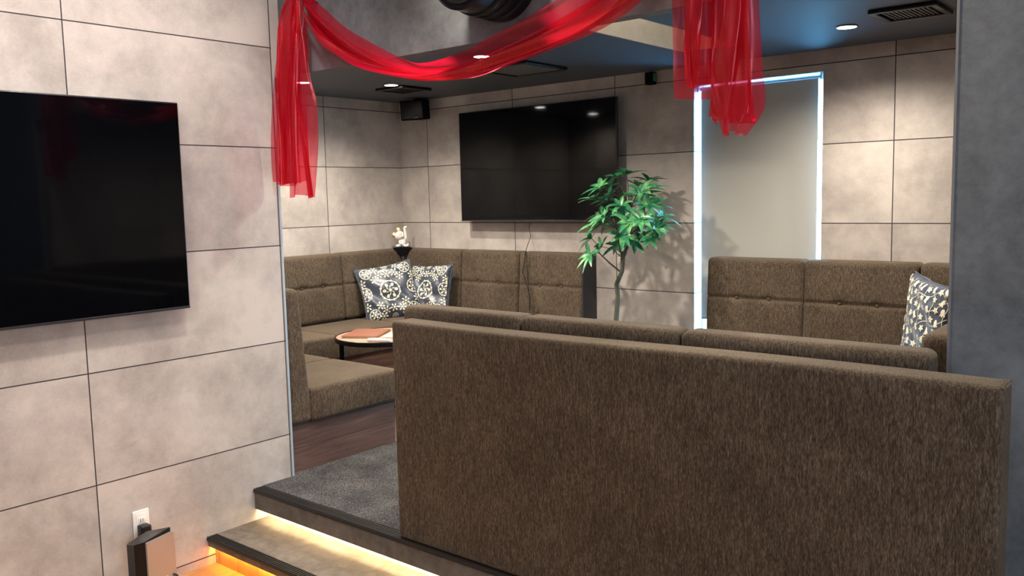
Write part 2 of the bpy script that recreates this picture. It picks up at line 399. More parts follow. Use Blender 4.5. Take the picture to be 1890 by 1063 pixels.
# steps: slab, fascia, recessed LED, black ribbed nosing
def step(y, ztop, yback, zslab, zf, stone, led, name):
    struct(MB().box(NX, y+0.055, ztop-0.02, 2.0, yback, ztop-0.001).build('trim_'+name+'_slab', stone, smooth=False))
    struct(MB().box(NX, y+0.008, zf, 2.0, y+0.022, ztop-0.02).build('trim_'+name+'_fascia', M_stone, smooth=False))
    nb = MB(); nb.rbox(NX, y, ztop-0.017, 2.0, y+0.055, ztop-0.003, 0.005, 2)
    for k in range(5): nb.rbox(NX, y+0.004+k*0.0105, ztop-0.006, 2.0, y+0.0105+k*0.0105, ztop+0.001, 0.002, 1)
    tag(nb.build(name+'_nosing', M_rubber), led[1], 'stair nosing')
    tag(MB().box(NX+0.02, y+0.023, zf+0.010, 2.0, y+0.029, zf+0.022).build('led_strip', led[0]), led[2], 'light strip')
step(2.228, PL, 2.33, 0.2, 0.188, M_carpet, (M_wled, 'black ribbed rubber nosing on the upper step edge of the carpeted platform', 'warm white light strip glowing under the upper step edge'), 'platform')
step(1.978, 0.132, 2.313, 0.1, 0.089, M_stone, (M_amber, 'black ribbed rubber nosing on the front edge of the brown slate lower step', 'amber light strip glowing under the lower step above the wood floor'), 'lower_step')
struct(MB().box(NX, 2.02, 0, 2.0, 2.32, 0.111).build('trim_lower_step_riser', M_oak, smooth=False))
struct(MB().box(NX, 2.305, 0.112, 2.0, 2.318, PL-0.013).build('trim_platform_riser', M_cream, smooth=False))
# walls
struct(MB().box(NX-0.12, -2.6, 0, NX, 2.452, 3.0).build('wall_left', M_tile_near, smooth=False), 'near left wall of large cement panels')
struct(MB().box(NX-0.12, 2.452, 2.197, NX, 2.5, 3.0).build('wall_left_corner', M_room, smooth=False))
struct(MB().box(NX-0.002, 2.4525, PL, NX+0.003, 2.462, 2.197).box(NX-0.12, 2.4525, PL, NX, 2.4585, 2.197).build('trim_left', M_trim, smooth=False))
struct(MB().box(LX-0.1, 2.35, 0, NX-0.12, 2.458, 3.0).build('wall_booth_left', M_tile_back, smooth=False))
struct(MB().box(LX-0.1, 2.458, 0, LX, BY, 2.5).build('wall_far_left', M_tile_left, smooth=False))
wx0, wx1, wz0, wz1 = -2.705, -1.880, 0.42, 2.292
bw = MB().box(LX-0.1, BY, 0, wx0, BY+0.16, 2.5).box(wx1, BY, 0, RX+0.1, BY+0.16, 2.5).box(wx0, BY, 0, wx1, BY+0.16, wz0).box(wx0, BY, wz1, wx1, BY+0.16, 2.5)
struct(bw.build('wall_back', M_tile_back, smooth=False), 'back wall of large cement panels')
struct(MB().box(RX, 2.545, 0, RX+0.1, BY, 2.5).build('wall_right', M_tile_left, smooth=False))
struct(MB().box(-0.577, BEAMY, 0, 2.0, 2.545, 3.0).build('wall_pillar', M_grey, smooth=False), 'grey concrete-look pier at the right of the opening')
struct(MB().box(-0.5835, BEAMY-0.003, PL, -0.577, 2.545, 2.197).build('trim_pillar', M_trimd, smooth=False))
struct(MB().box(-3.48, BEAMY, 2.197, -0.577, 2.563, 3.0).build('wall_beam', M_grey, smooth=False), 'grey concrete-look beam above the opening')
# front room shell (behind the camera)
struct(MB().box(2.0, -2.6, 0, 2.1, 2.6, 3.0).build('wall_front_right', M_grey, smooth=False))
struct(MB().box(-3.6, -2.7, 0, 2.1, -2.6, 3.0).build('wall_front', M_room, smooth=False))
struct(MB().box(-3.6, -2.7, 2.95, 2.1, 2.5, 3.05).build('ceiling_front', M_ceil2, smooth=False))
# lounge ceiling with a recess whose left side is pale board
rx0, rx1, ry0, ry1 = -2.50, -2.15, 2.62, 4.55
cb = MB().box(LX-0.1, 2.459, CZ, NX-0.003, 2.565, CZ+0.06).box(LX-0.1, 2.565, CZ, rx0, BY+0.2, CZ+0.06).box(rx1, 2.563, CZ, RX+0.1, BY+0.2, CZ+0.06).box(rx0, ry1, CZ, rx1, BY+0.2, CZ+0.06).box(rx0, 2.563, CZ, rx1, ry0, CZ+0.06)
struct(cb.build('ceiling', M_ceil, smooth=False), 'dark painted lounge ceiling')
rc = MB().box(rx0, ry0, CZ+0.002, rx0+0.012, ry1, CZ+1.0).box(rx1-0.012, ry0, CZ+0.002, rx1, ry1, CZ+1.0).box(rx0, ry1-0.012, CZ+0.002, rx1, ry1, CZ+1.0).box(rx0, ry0, CZ+0.002, rx1, ry0+0.012, CZ+1.0).box(rx0, ry0, CZ+1.0, rx1, ry1, CZ+1.03)
struct(rc.build('ceiling_recess', M_cream, smooth=False))
spot('recess_lamp', (rx1-0.08, 3.7, CZ+0.95), 45, (1, 0.9, 0.74), 165, 1.0, 0.05)

# window with blind
wf = thing('window_1', ((wx0+wx1)/2, BY+0.08, wz0), 'tall narrow window glowing around its lowered grey blind', 'window'); wf['kind'] = 'structure'
fr = MB().box(wx0, BY+0.10, wz0, wx0+0.012, BY+0.15, wz1).box(wx1-0.012, BY+0.10, wz0, wx1, BY+0.15, wz1).box(wx0, BY+0.10, wz1-0.012, wx1, BY+0.15, wz1).box(wx0, BY+0.10, wz0, wx1, BY+0.15, wz0+0.03)
fr.build('window_frame', M_white, wf, smooth=False)
MB().box(wx0+0.012, BY+0.12, wz0+0.03, wx1-0.012, BY+0.128, wz1-0.012).build('window_pane', M_day, wf, smooth=False)
bl = thing('roller_blind', ((wx0+wx1)/2, BY+0.035, 0.81), 'plain grey roller blind lowered over the bright tall window', 'blind')
MB().box(-2.668, BY+0.030, 0.81, -1.918, BY+0.032, 2.262).build('blind_fabric', M_blind, bl, smooth=False)
MB().rbox(-2.668, BY+0.024, 0.795, -1.918, BY+0.038, 0.815, 0.005, 2).build('bottom_rail', M_trimd, bl)
MB().cyl((-2.68, BY+0.045, 2.268), 0.013, 0.775, axis=0).build('roller_tube', M_trim, bl)
for x in (-2.690, -1.900): MB().rbox(x-0.006, BY+0.02, 2.252, x+0.006, BY+0.065, wz1-0.001, 0.002, 1).build('bracket', M_trim, bl)

# ------------------------------------------------------------------ upholstery
def backrest_bm(w, h, tb, tt, buttons=True, seg=None):
    """local: x along, y thickness (front at -y), z up from 0; tapered, tufted with a crease and two button dimples"""
    b = MB(); cr = h*0.53
    def fn(p, hh):
        x, y, z = p; zz = z+hh[2]; f = max(0, -y/hh[1])           # 1 on the front
        t = tb+(tt-tb)*max(0, zz/h)**1.2
        yy = (y/hh[1])*0.5*t
        if f > 0.2:
            yy -= 0.010*(1-(abs(x)/hh[0])**6)*(0.6+0.4*math.cos((zz-h*0.5)/h*PI))*f
            yy += 0.011*math.exp(-((zz-cr)/0.008)**2)*f
            if buttons:
                for bx in (-w/6, w/6): yy += 0.016*math.exp(-(((x-bx)/0.028)**2+((zz-cr)/0.028)**2))*f
        return (x, yy+(tb-t)/2, zz-hh[2])
    b.soft(0, 0, h/2, w, tb, h, 0.028, 4, fn, seg or (24, 3, 46))
    return b, cr
def seat_bm(w, d, h):
    b = MB()
    def fn(p, hh):
        x, y, z = p
        if z > 0: z += 0.010*(1-(x/hh[0])**4)*(1-(y/hh[1])**4)
        return (x, y, z)
    b.soft(0, 0, h/2, w, d, h, 0.022, 4, fn, (8, 8, 2)); return b
def place(b, x, y, z, rz): return b.xf(Matrix.Translation((x, y, z)) @ Matrix.Rotation(rz, 4, 'Z'))
BZ0 = 0.70; SEATZ = 0.523
def bench(name, label, group, axis, wall, inn, spans, seat_front, end_panels=(), base=True, h0=BZ0, top=1.212, tt=0.13, tb=0.165, sspans=None, buttons=True):
    """axis 0: runs along x, backs onto y=wall and faces inn (+1/-1 in y); axis 1: runs along y"""
    mid = (spans[0][0]+spans[-1][1])/2
    loc = (mid, wall+inn*0.2, PL) if axis == 0 else (wall+inn*0.2, mid, PL)
    t = thing(name, loc, label, 'sofa', group)
    rz = {(0, -1): 0, (0, 1): PI, (1, 1): PI/2, (1, -1): -PI/2}[(axis, inn)]
    for (a, b_) in spans:
        wd = b_-a-0.004; bm_, cr = backrest_bm(wd, top-h0, tb, tt, buttons)
        c = (a+b_)/2; off = wall+inn*tb/2
        if axis == 0: place(bm_, c, off, h0, rz)
        else: place(bm_, off, c, h0, rz)
        br = bm_.build('backrest', M_fab, t, merge=True, angle=60)
        if buttons:
            for bx in (-wd/6, wd/6):
                tz = h0+cr; th = tb+(tt-tb)*(cr/(top-h0))**1.2
                k = MB().ball((0, 0, 0), 0.011, 0.006, 0.011, 12, 8)
                q = wall+inn*(th+0.010-0.018)
                if axis == 0: k.xf(Matrix.Translation((c+bx, q, tz)))
                else: k.xf(Matrix.Translation((q, c+bx, tz)) @ Matrix.Rotation(PI/2, 4, 'Z'))
                k.build('button', M_fab, br)
    for (a, b_) in (sspans or spans):
        wd = b_-a-0.004; y0 = wall+inn*(tb-0.012); dp = abs(seat_front-y0); c = (a+b_)/2; mc = (y0+seat_front)/2
        sb = seat_bm(wd, dp, BZ0-SEATZ-0.006)
        if axis == 0: place(sb, c, mc, SEATZ, 0)
        else: place(sb, mc, c, SEATZ, PI/2)
        sb.build('seat', M_fab, t, merge=True, angle=60)
    S0, S1 = (sspans or spans)[0][0], (sspans or spans)[-1][1]
    a0 = spans[0][0]; a1 = spans[-1][1]
    f0, f1 = wall+inn*0.005, seat_front-inn*0.03
    b = MB()
    if axis == 0: b.box(S0+0.03, min(f0, f1), PL+0.001, S1-0.03, max(f0, f1), SEATZ)
    else: b.box(min(f0, f1), S0+0.03, PL+0.001, max(f0, f1), S1-0.03, SEATZ)
    b.build('plinth', M_wood, t, smooth=False)
    return t
G1 = 'brown upholstered benches of the left booth'; G2 = 'brown upholstered benches of the right booth'
# left booth
bench('booth_bench', 'brown tufted bench along the back wall under the television', G1, 0, BY-0.003, -1,
      [(-5.31, -4.652), (-4.652, -4.067), (-4.067, -3.478)], 4.44, sspans=[(-4.715, -4.16), (-4.16, -3.49)])
bench('booth_bench', 'brown tufted bench along the far left panelled wall beside the round table', G1, 1, LX+0.003, 1,
      [(2.64, 3.11), (3.11, 3.70), (3.70, 4.286), (4.286, 4.925)], -4.72, sspans=[(2.62, 3.20), (3.20, 3.77), (3.77, 4.42), (4.42, 4.885)])
nb = bench('booth_bench', 'brown bench end with tall rounded back against the near panelled wall', G1, 0, 2.4625, 1,
      [(-4.76, -4.13), (-4.13, -3.49)], 3.19, h0=SEATZ, top=1.195, tt=0.085, tb=0.14, sspans=[(-4.71, -4.07), (-4.07, -3.485)], buttons=False)
# black side panel closing the back wall bench by the plant
tag(MB().box(-3.476, 4.90, PL, -3.470, BY-0.002, 1.205).build('bench_end_panel', M_endp, smooth=False), 'dark end panel closing the back wall bench beside the green plant', 'panel')
# right booth
bench('booth_bench', 'brown tufted bench below the grey window blind', G2, 0, BY-0.003, -1,
      [(-2.545, -1.928), (-1.928, -1.298), (-1.298, -0.67)], 4.44, sspans=[(-2.53, -1.9), (-1.9, -1.27), (-1.27, -0.69)])
bench('booth_bench', 'brown bench returning along the right side behind the grey pier', G2, 1, RX-0.003, -1,
      [(2.55, 3.20), (3.20, 3.78), (3.78, 4.36), (4.36, 4.89)], -1.12, sspans=[(3.07, 3.75), (3.75, 4.43)], tt=0.16, tb=0.19)
bench('booth_bench', 'low brown bench back in three cushions right behind the tall fabric partition', G2, 0, 2.362, 1,
      [(-2.565, -1.955), (-1.955, -1.315), (-1.315, -0.590)], 3.06, h0=SEATZ, top=1.192, tt=0.105, tb=0.13, sspans=[(-2.53, -1.95), (-1.95, -1.315), (-1.315, -0.61)], buttons=False)
# tall partition panel
pt = thing('sofa_partition', (-1.45, 2.30, PL), 'large brown fabric-covered partition standing along the platform edge in the foreground', 'partition')
def pfn(p, h):
    x, y, z = p
    if z > 0: z += 0.004*math.sin(x*3)
    return (x, y, z)
pb = MB().soft(-1.448, 2.297, (PL+1.150)/2, 2.096, 0.114, 1.150-PL, 0.016, 4, pfn, (30, 2, 10))
pb.build('upholstery', M_fab, pt, merge=True, angle=60)
MB().tube([(-0.4025, 2.2445, 1.145), (-0.402, 2.27, 1.1515), (-0.402, 2.32, 1.1515), (-0.4025, 2.349, 1.145)], 0.0022, 6).build('seam_piping', M_fab, pt)

# ------------------------------------------------------------------ televisions
def tv(name, label, cx_, cy, cz, wd, ht, rz, th=0.05, gap=0.06):
    t = thing(name, (cx_, cy, cz-ht/2), label, 'television')
    M = Matrix.Translation((cx_, cy, cz)) @ Matrix.Rotation(rz, 4, 'Z')
    b = MB().rbox(-wd/2, 0.0, -ht/2, wd/2, 0.025, ht/2, 0.004, 2); b.rbox(-wd*0.42, 0.02, -ht*0.4, wd*0.42, th, ht*0.3, 0.01, 2); b.xf(M); b.build('casing', M_bezel, t)
    s = MB().box(-wd/2+0.006, -0.0025, -ht/2+0.012, wd/2-0.006, 0.001, ht/2-0.006).xf(M); s.build('screen', M_screen, t, smooth=False)
    s = MB().rbox(-wd/2+0.002, -0.005, -ht/2+0.001, wd/2-0.002, 0.001, -ht/2+0.011, 0.002, 1).xf(M); s.build('bottom_bezel', M_bezel, t)
    s = MB().box(-0.15, th-0.005, -0.15, 0.15, th+gap, 0.15).xf(M); s.build('wall_bracket', M_blackm, t, smooth=False)
    return t
tv('television', 'large black television on the back wall above the brown bench', -3.943, 4.965, 1.850, 1.440, 0.832, 0, 0.05, 0.052)
tv('television', 'big black television on the near left wall, cut by the picture edge', -3.42, 1.937-0.725, 1.606, 1.45, 0.862, PI/2, 0.035, 0.023)
# cables below the back television
cb_ = MB().tube([(-3.995, 4.985, 1.430), (-3.986, 4.96, 1.385), (-3.962, 4.95, 1.327), (-3.974, 4.92, 1.256), (-3.975, 4.905, 1.225), (-3.964, 4.905, 1.079), (-3.947, 4.893, 0.942), (-3.934, 4.885, 0.883), (-3.931, 4.88, 0.784)], 0.0024, 6)
tag(cb_.build('television_cable', M_cable), 'thin black cable hanging from the back wall television down the bench', 'cable')
cb_ = MB().tube([(-3.975, 4.902, 1.22), (-3.988, 4.896, 1.118), (-3.998, 4.888, 1.055), (-3.985, 4.882, 1.052), (-3.970, 4.882, 1.031), (-3.952, 4.88, 0.969), (-3.925, 4.878, 0.903), (-3.930, 4.875, 0.80)], 0.0034, 6)
cb_.tube([(-3.865+0.022*math.cos(a), 4.872+0.003*math.sin(3*a), 0.800+0.020*math.sin(a)) for a in [i*2*PI/24 for i in range(24)]], 0.0022, 6, closed=True)
tag(cb_.build('loose_cable', M_cable), 'coiled black cable end dangling in front of the tufted bench back', 'cable')

# ------------------------------------------------------------------ ceiling fittings
def downlight(x, y, label):
    t = thing('downlight', (x, y, CZ-0.006), label, 'ceiling light', 'round lounge downlights')
    n = 32; ring = MB()
    ring.lathe((x, y, CZ-0.006), [(0.050, 0.006), (0.052, 0.0), (0.046, -0.002), (0.044, 0.005)], 2, n); ring.build('trim_ring', M_trimd, t)
    MB().cyl((x, y, CZ-0.0065), 0.043, 0.003, 2, n).build('lamp_disc', M_lamp, t)
DL = ['round lit downlight in the dark ceiling above the corner of the left booth', 'round lit downlight beside the black vent over the right booth',
      'round lit downlight seen through the sheer red drape tail', 'round downlight behind the near left wall over the left booth', 'added round downlight hidden behind the beam over the aisle', 'round downlight glowing through the lowest part of the red swag',
      'added round downlight unseen behind the beam over the right booth']
for (x, y), lab in zip(LOUNGE_LIGHTS, DL):
    if lab: downlight(x, y, lab)
def vent(x0, y0, s, label, louver=True, name='ceiling_vent', gm=None, bar=0.03):
    t = thing(name, (x0+s/2, y0+s/2, CZ-0.02), label, 'vent')
    f = MB(); z0, z1 = CZ-0.020, CZ-0.001
    f.rbox(x0, y0, z0, x0+s, y0+bar, z1, 0.006, 2); f.rbox(x0, y0+s-bar, z0, x0+s, y0+s, z1, 0.006, 2)
    f.rbox(x0, y0+bar-0.004, z0, x0+bar, y0+s-bar+0.004, z1, 0.006, 2); f.rbox(x0+s-bar, y0+bar-0.004, z0, x0+s, y0+s-bar+0.004, z1, 0.006, 2)
    f.build('frame', M_black, t)
    if louver:
        MB().box(x0+bar, y0+bar, CZ-0.006, x0+s-bar, y0+s-bar, CZ-0.002).build('backing', M_darkgrey, t, smooth=False)
        g = MB(); k = 11; w_ = s-2*bar-0.03
        for i in range(k):
            xx = x0+bar+0.015+w_*(i+0.2)/k; g.box(xx, y0+bar+0.015, CZ-0.015, xx+w_/k*0.55, y0+s-bar-0.015, CZ-0.005)
        g.build('louvre', M_black, t, smooth=False)
    else:
        MB().box(x0+bar, y0+bar, CZ-0.014, x0+s-bar, y0+s-bar, CZ-0.004).build('filter_mesh', gm or M_darkgrey, t, smooth=False)
vent(-1.335, 4.125, 0.29, 'square black louvred vent at the upper right beside a lit downlight')
vent(-4.845, 4.285, 0.29, 'square black vent right behind the lit downlight above the left corner')
vent(-3.69, 4.07, 0.42, 'square air conditioning grille with grey mesh in the middle of the dark ceiling', False, 'air_conditioning_grille', None, 0.022)
# corner speaker
sp = thing('wall_speaker', (-5.10, 4.92, 2.24), 'small black loudspeaker hung in the left corner below the ceiling', 'speaker')
M = Matrix.Translation((-5.10, 4.93, 2.322)) @ Matrix.Rotation(math.radians(18), 4, 'Z') @ Matrix.Rotation(math.radians(6), 4, 'X')
b = MB().soft(0, 0, 0, 0.215, 0.13, 0.155, 0.012, 3, lambda p, h: (p[0]*(1-0.10*(p[1] > 0)), p[1], p[2])); b.xf(M); b.build('cabinet', M_blackm, sp)
MB().rbox(-0.098, -0.071, -0.066, 0.098, -0.064, 0.07, 0.004, 2).xf(M).build('front_grille', M_black, sp)
MB().rbox(0.015, -0.074, -0.060, 0.055, -0.070, -0.055, 0.001, 1).xf(M).build('badge', M_silver, sp)
MB().rbox(-5.135, 4.95, 2.36, -5.09, 5.068, 2.412, 0.004, 1).build('bracket', M_blackm, sp)
# small black unit with a green face at the top of the back wall
sg = thing('wall_sensor', (-2.99, BY-0.035, 2.30), 'small black box with a green side high on the back wall left of the window', 'sensor')
MB().rbox(-3.035, BY-0.055, 2.325, -2.975, BY-0.001, 2.405, 0.006, 2).build('housing', M_blackm, sg)
MB().box(-2.975, BY-0.048, 2.345, -2.967, BY-0.012, 2.395).build('green_face', M_green, sg, smooth=False)

# black duct on the beam
du = thing('round_duct', (-2.10, 2.40, 2.25), 'black ribbed round duct projecting from the grey beam at the top', 'duct')
prof = [(0.118, 0.235), (0.150, 0.235), (0.150, 0.16), (0.156, 0.155), (0.150, 0.15)]
MB().lathe((-2.10, BEAMY-0.235, 2.412), [(0.10, 0.012), (0.142, 0.0), (0.150, 0.004), (0.150, 0.085), (0.158, 0.088), (0.158, 0.097), (0.150, 0.10), (0.150, 0.135), (0.159, 0.139), (0.159, 0.147), (0.151, 0.15), (0.152, 0.188), (0.161, 0.192), (0.161, 0.234)], 1, 56).build('duct_sleeve', M_black, du, angle=25)
MB().cyl((-2.10, BEAMY-0.237, 2.412), 0.128, 0.02, 1, 56).build('end_cap', M_cap, du)

# ------------------------------------------------------------------ red organza swag
def lerp_pts(pts, t):
    f = t*(len(pts)-1); i = min(int(f), len(pts)-2); u = f-i
    p0 = pts[max(i-1, 0)]; p1 = pts[i]; p2 = pts[i+1]; p3 = pts[min(i+2, len(pts)-1)]
    return tuple(0.5*((2*b)+(-a+c)*u+(2*a-5*b+4*c-d)*u*u+(-a+3*b-3*c+d)*u**3) for a, b, c, d in zip(p0, p1, p2, p3))
swt = [(-3.185, 2.500), (-3.091, 2.455), (-2.935, 2.342), (-2.795, 2.266), (-2.583, 2.168), (-2.444, 2.139), (-2.226, 2.150), (-2.124, 2.178), (-1.939, 2.218), (-1.788, 2.269), (-1.600, 2.345), (-1.33, 2.47)]
swb = [(-3.190, 2.470), (-3.073, 2.302), (-2.944, 2.219), (-2.802, 2.152), (-2.633, 2.106), (-2.459, 2.072), (-2.230, 2.058), (-2.100, 2.068), (-1.853, 2.108), (-1.608, 2.163), (-1.45, 2.250), (-1.31, 2.40)]
dr = thing('red_organza_swag', (-2.2, 2.45, 2.1), 'sheer red organza swag draped across the grey beam with hanging tails', 'drape')
def sheet(lo, hi, y0, amp, fr, ph, seed):
    """one ply of gathered cloth between fractions lo..hi of the swag's height"""
    def fn(u, v):
        t = swt_s(u); b_ = swb_s(u)
        k = lo+(hi-lo)*v
        pinch = min(1, (u*9)+0.25, ((1-u)*7)+0.25)
        k2 = k+0.035*math.sin(u*11+seed)*math.sin(PI*v)
        x = t[0]+(b_[0]-t[0])*k2; z = t[1]+(b_[1]-t[1])*k2
        y = y0+pinch*(amp*math.sin(fr*2*PI*k+ph+2.2*math.sin(u*5+seed)) + 0.012*noise.noise(Vector((u*9, k*4, seed))))
        return (x, y, z)
    return fn
swt_s = lambda u: lerp_pts(swt, u)
swb_s = lambda u: lerp_pts(swb, u)
MB().grid(sheet(0.0, 1.0, 2.425, 0.030, 1.1, 0.3, 1.0), 110, 30).build('swag_front_ply', M_org, dr)
MB().grid(sheet(0.34, 0.985, 2.445, 0.020, 1.7, 1.3, 2.4), 110, 34).build('swag_middle_ply', M_orgd, dr)
MB().grid(sheet(0.62, 0.95, 2.395, 0.012, 1.6, 2.1, 4.2), 110, 26).build('swag_folded_ply', M_orgd, dr)
def tail(top, rows, y0, amp, fr, ph, seed, nu=60, nv=44):
    """rows: (z, xleft, xright) from the top down"""
    def fn(u, v):
        z, xl, xr = lerp_pts(rows, u)
        x = xl+(xr-xl)*v
        g = min(1, 0.25+u*2.2)
        y = y0+g*amp*math.sin(fr*2*PI*v+ph+0.8*math.sin(u*4+seed))+0.010*noise.noise(Vector((u*3, v*5, seed)))*g
        x += 0.016*math.sin(fr*4*PI*v+u*2+seed)*g*math.sin(PI*v)**0.5 if 0 < v < 1 else 0
        zz = z+0.006*math.sin(v*PI*2+seed)*(u**6)
        return (x, y, zz)
    return MB().grid(fn, nu, nv)
# left tail: broad ply left, dense middle, sheer right
tail(0, [(2.490, -3.205, -3.165), (2.45, -3.285, -3.165), (2.36, -3.345, -3.168), (2.20, -3.392, -3.185), (1.93, -3.428, -3.20), (1.703, -3.438, -3.205)], 2.405, 0.026, 1.3, 0.4, 1.2).build('left_tail_outer_ply', M_org, dr)
tail(0, [(2.490, -3.205, -3.155), (2.44, -3.28, -3.155), (2.33, -3.315, -3.160), (2.10, -3.325, -3.175), (1.88, -3.335, -3.19), (1.692, -3.340, -3.20)], 2.372, 0.026, 1.8, 1.7, 2.1).build('left_tail_middle_ply', M_org, dr)
tail(0, [(2.490, -3.200, -3.155), (2.42, -3.26, -3.148), (2.25, -3.30, -3.155), (2.05, -3.31, -3.195), (1.88, -3.315, -3.20), (1.698, -3.32, -3.21)], 2.345, 0.016, 1.4, 2.9, 3.3).build('left_tail_inner_ply', M_org, dr)
tail(0, [(2.490, -3.19, -3.158), (2.373, -3.22, -3.146), (2.279, -3.225, -3.127), (2.151, -3.23, -3.101), (2.045, -3.24, -3.068), (1.90, -3.27, -3.072), (1.78, -3.29, -3.088), (1.640, -3.31, -3.108)], 2.378, 0.010, 0.8, 0.9, 4.7).build('left_tail_sheer_ply', M_org, dr)
tail(0, [(2.490, -3.18, -3.158), (2.373, -3.21, -3.150), (2.25, -3.215, -3.165), (2.05, -3.20, -3.165), (1.90, -3.165, -3.135), (1.635, -3.120, -3.105)], 2.362, 0.008, 1.0, 0.2, 6.1, 50, 16).build('left_tail_narrow_fold', M_org, dr)
# right tails (two hanging bunches)
tail(0, [(2.50, -1.40, -1.12), (2.20, -1.370, -1.185), (2.05, -1.362, -1.180), (1.898, -1.356, -1.178)], 2.420, 0.008, 0.8, 0.4, 1.0).build('right_tail_wide_ply', M_org, dr)
tail(0, [(2.50, -1.36, -1.12), (2.20, -1.318, -1.195), (2.05, -1.314, -1.192), (1.930, -1.302, -1.190)], 2.385, 0.028, 1.2, 1.6, 2.6).build('right_tail_left_bunch', M_org, dr)
tail(0, [(2.50, -1.34, -1.15), (2.20, -1.300, -1.225), (2.05, -1.296, -1.245), (1.935, -1.285, -1.252)], 2.362, 0.010, 0.9, 2.2, 3.9).build('right_tail_short_fold', M_org, dr)
tail(0, [(2.50, -1.24, -1.08), (2.17, -1.203, -1.082), (1.98, -1.206, -1.072), (1.86, -1.212, -1.066), (1.785, -1.193, -1.120)], 2.400, 0.020, 1.0, 0.9, 5.0).build('right_tail_long_bunch', M_org, dr)
tail(0, [(2.50, -1.23, -1.09), (2.17, -1.200, -1.085), (1.98, -1.205, -1.072), (1.84, -1.212, -1.062), (1.815, -1.205, -1.058)], 2.365, 0.030, 1.3, 2.4, 6.4).build('right_tail_inner_ply', M_org, dr)
tail(0, [(2.50, -1.18, -1.09), (2.17, -1.15, -1.085), (1.98, -1.185, -1.080), (1.83, -1.205, -1.085)], 2.340, 0.010, 0.9, 3.4, 7.7).build('right_tail_front_fold', M_org, dr)
MB().ball((-3.182, 2.455, 2.488), 0.022, 0.03, 0.016).tube([(-3.18, 2.44, 2.49), (-3.18, 2.496, 2.49)], 0.004).build('gathered_knot', M_org, dr)

# ------------------------------------------------------------------ pillows
def ellipse2(cx_, cy_, a, b_, rot, n=10):
    return [(cx_+a*math.cos(t)*math.cos(rot)-b_*math.sin(t)*math.sin(rot), cy_+a*math.cos(t)*math.sin(rot)+b_*math.sin(t)*math.cos(rot)) for t in [2*PI*i/n for i in range(n)]]
def strip2(pts, w_):
    out = []
    for i in range(len(pts)-1):
        (x0, y0), (x1, y1) = pts[i], pts[i+1]; d = math.hypot(x1-x0, y1-y0) or 1; nx, ny = -(y1-y0)/d*w_/2, (x1-x0)/d*w_/2
        out.append([(x0+nx, y0+ny), (x0-nx, y0-ny), (x1-nx, y1-ny), (x1+nx, y1+ny)])
    return out
def motif_mandala():
    S = []
    def flower(x, y, r, n=6, rot=0):
        for k in range(n):
            a = rot+2*PI*k/n; S.append(ellipse2(x+r*math.cos(a), y+r*math.sin(a), r*0.45, r*0.25, a))
        S.append(ellipse2(x, y, r*0.36, r*0.36, 0))
    def rosette(x, y, R, sweep=1):
        c = [(x+R*math.cos(a), y+R*math.sin(a)) for a in [2*PI*i/28 for i in range(29)]]; S.extend(strip2(c, R*0.10))
        for k in range(12):
            a = 2*PI*k/12+0.2; S.append(ellipse2(x+R*math.cos(a), y+R*math.sin(a), R*0.13, R*0.09, a))
        for k in range(6):
            a = 2*PI*k/6; S.append(ellipse2(x+0.62*R*math.cos(a), y+0.62*R*math.sin(a), R*0.20, R*0.15, a))
            S.append(ellipse2(x+0.36*R*math.cos(a+0.4), y+0.36*R*math.sin(a+0.4), R*0.15, R*0.05, a))
        S.append(ellipse2(x, y, R*0.17, R*0.17, 0))
    rosette(0, 0, 0.34)
    for sx in (-1, 1):
        for sy in (-1, 1): rosette(sx*0.88, sy*0.03+0.0*sy, 0.0001+0.23) if sy > 0 else None
    for sx in (-1, 1):
        for sy in (-1, 1): rosette(sx*0.70, sy*0.74, 0.19)
    for sy in (-1, 1): rosette(0.0, sy*0.93, 0.10)
    for (x, y) in ((0.45, 0.46), (-0.45, 0.46), (0.45, -0.46), (-0.45, -0.46), (0, 0.62), (0, -0.62), (0.40, 0.86), (-0.40, 0.86), (0.40, -0.86), (-0.40, -0.86), (0.92, 0.42), (-0.92, 0.42), (0.92, -0.42), (-0.92, -0.42), (0.27, 0.62), (-0.27, 0.62), (0.27, -0.66), (-0.27, -0.66)):
        flower(x, y, 0.105, 6, x*3)
    return S
def motif_vines():
    S = []; rr = random.Random(4)
    for k in range(-3, 4):
        c = [(t, 0.34*k+0.30*t+0.07*math.sin(t*7+k)) for t in [-0.97+1.94*i/40 for i in range(41)]]
        c = [q for q in c if abs(q[1]) < 0.96]; 
        if len(c) > 2: S.extend(strip2(c, 0.013))
        c = [(0.34*k-0.25*t+0.06*math.sin(t*8+k), t) for t in [-0.97+1.94*i/40 for i in range(41)]]
        c = [q for q in c if abs(q[0]) < 0.96]
        if len(c) > 2: S.extend(strip2(c, 0.011))
    for i in range(-4, 5):
        for j in range(-4, 5):
            x = i*0.225+(0.11 if j % 2 else 0)+rr.uniform(-.03, .03); y = j*0.225+rr.uniform(-.03, .03)
            if abs(x) > 0.93 or abs(y) > 0.93: continue
            if (i+j) % 2 == 0:
                a = -PI/2+rr.uniform(-.5, .5)     # bell flower
                S.append(ellipse2(x, y, 0.075, 0.042, a))
                for d in (-0.6, 0, 0.6): S.append(ellipse2(x+0.07*math.cos(a+d), y+0.07*math.sin(a+d), 0.032, 0.018, a+d))
            else:
                for q in range(5):
                    a = 2*PI*q/5+x*5; S.append(ellipse2(x+0.042*math.cos(a), y+0.042*math.sin(a), 0.036, 0.022, a))
    return S
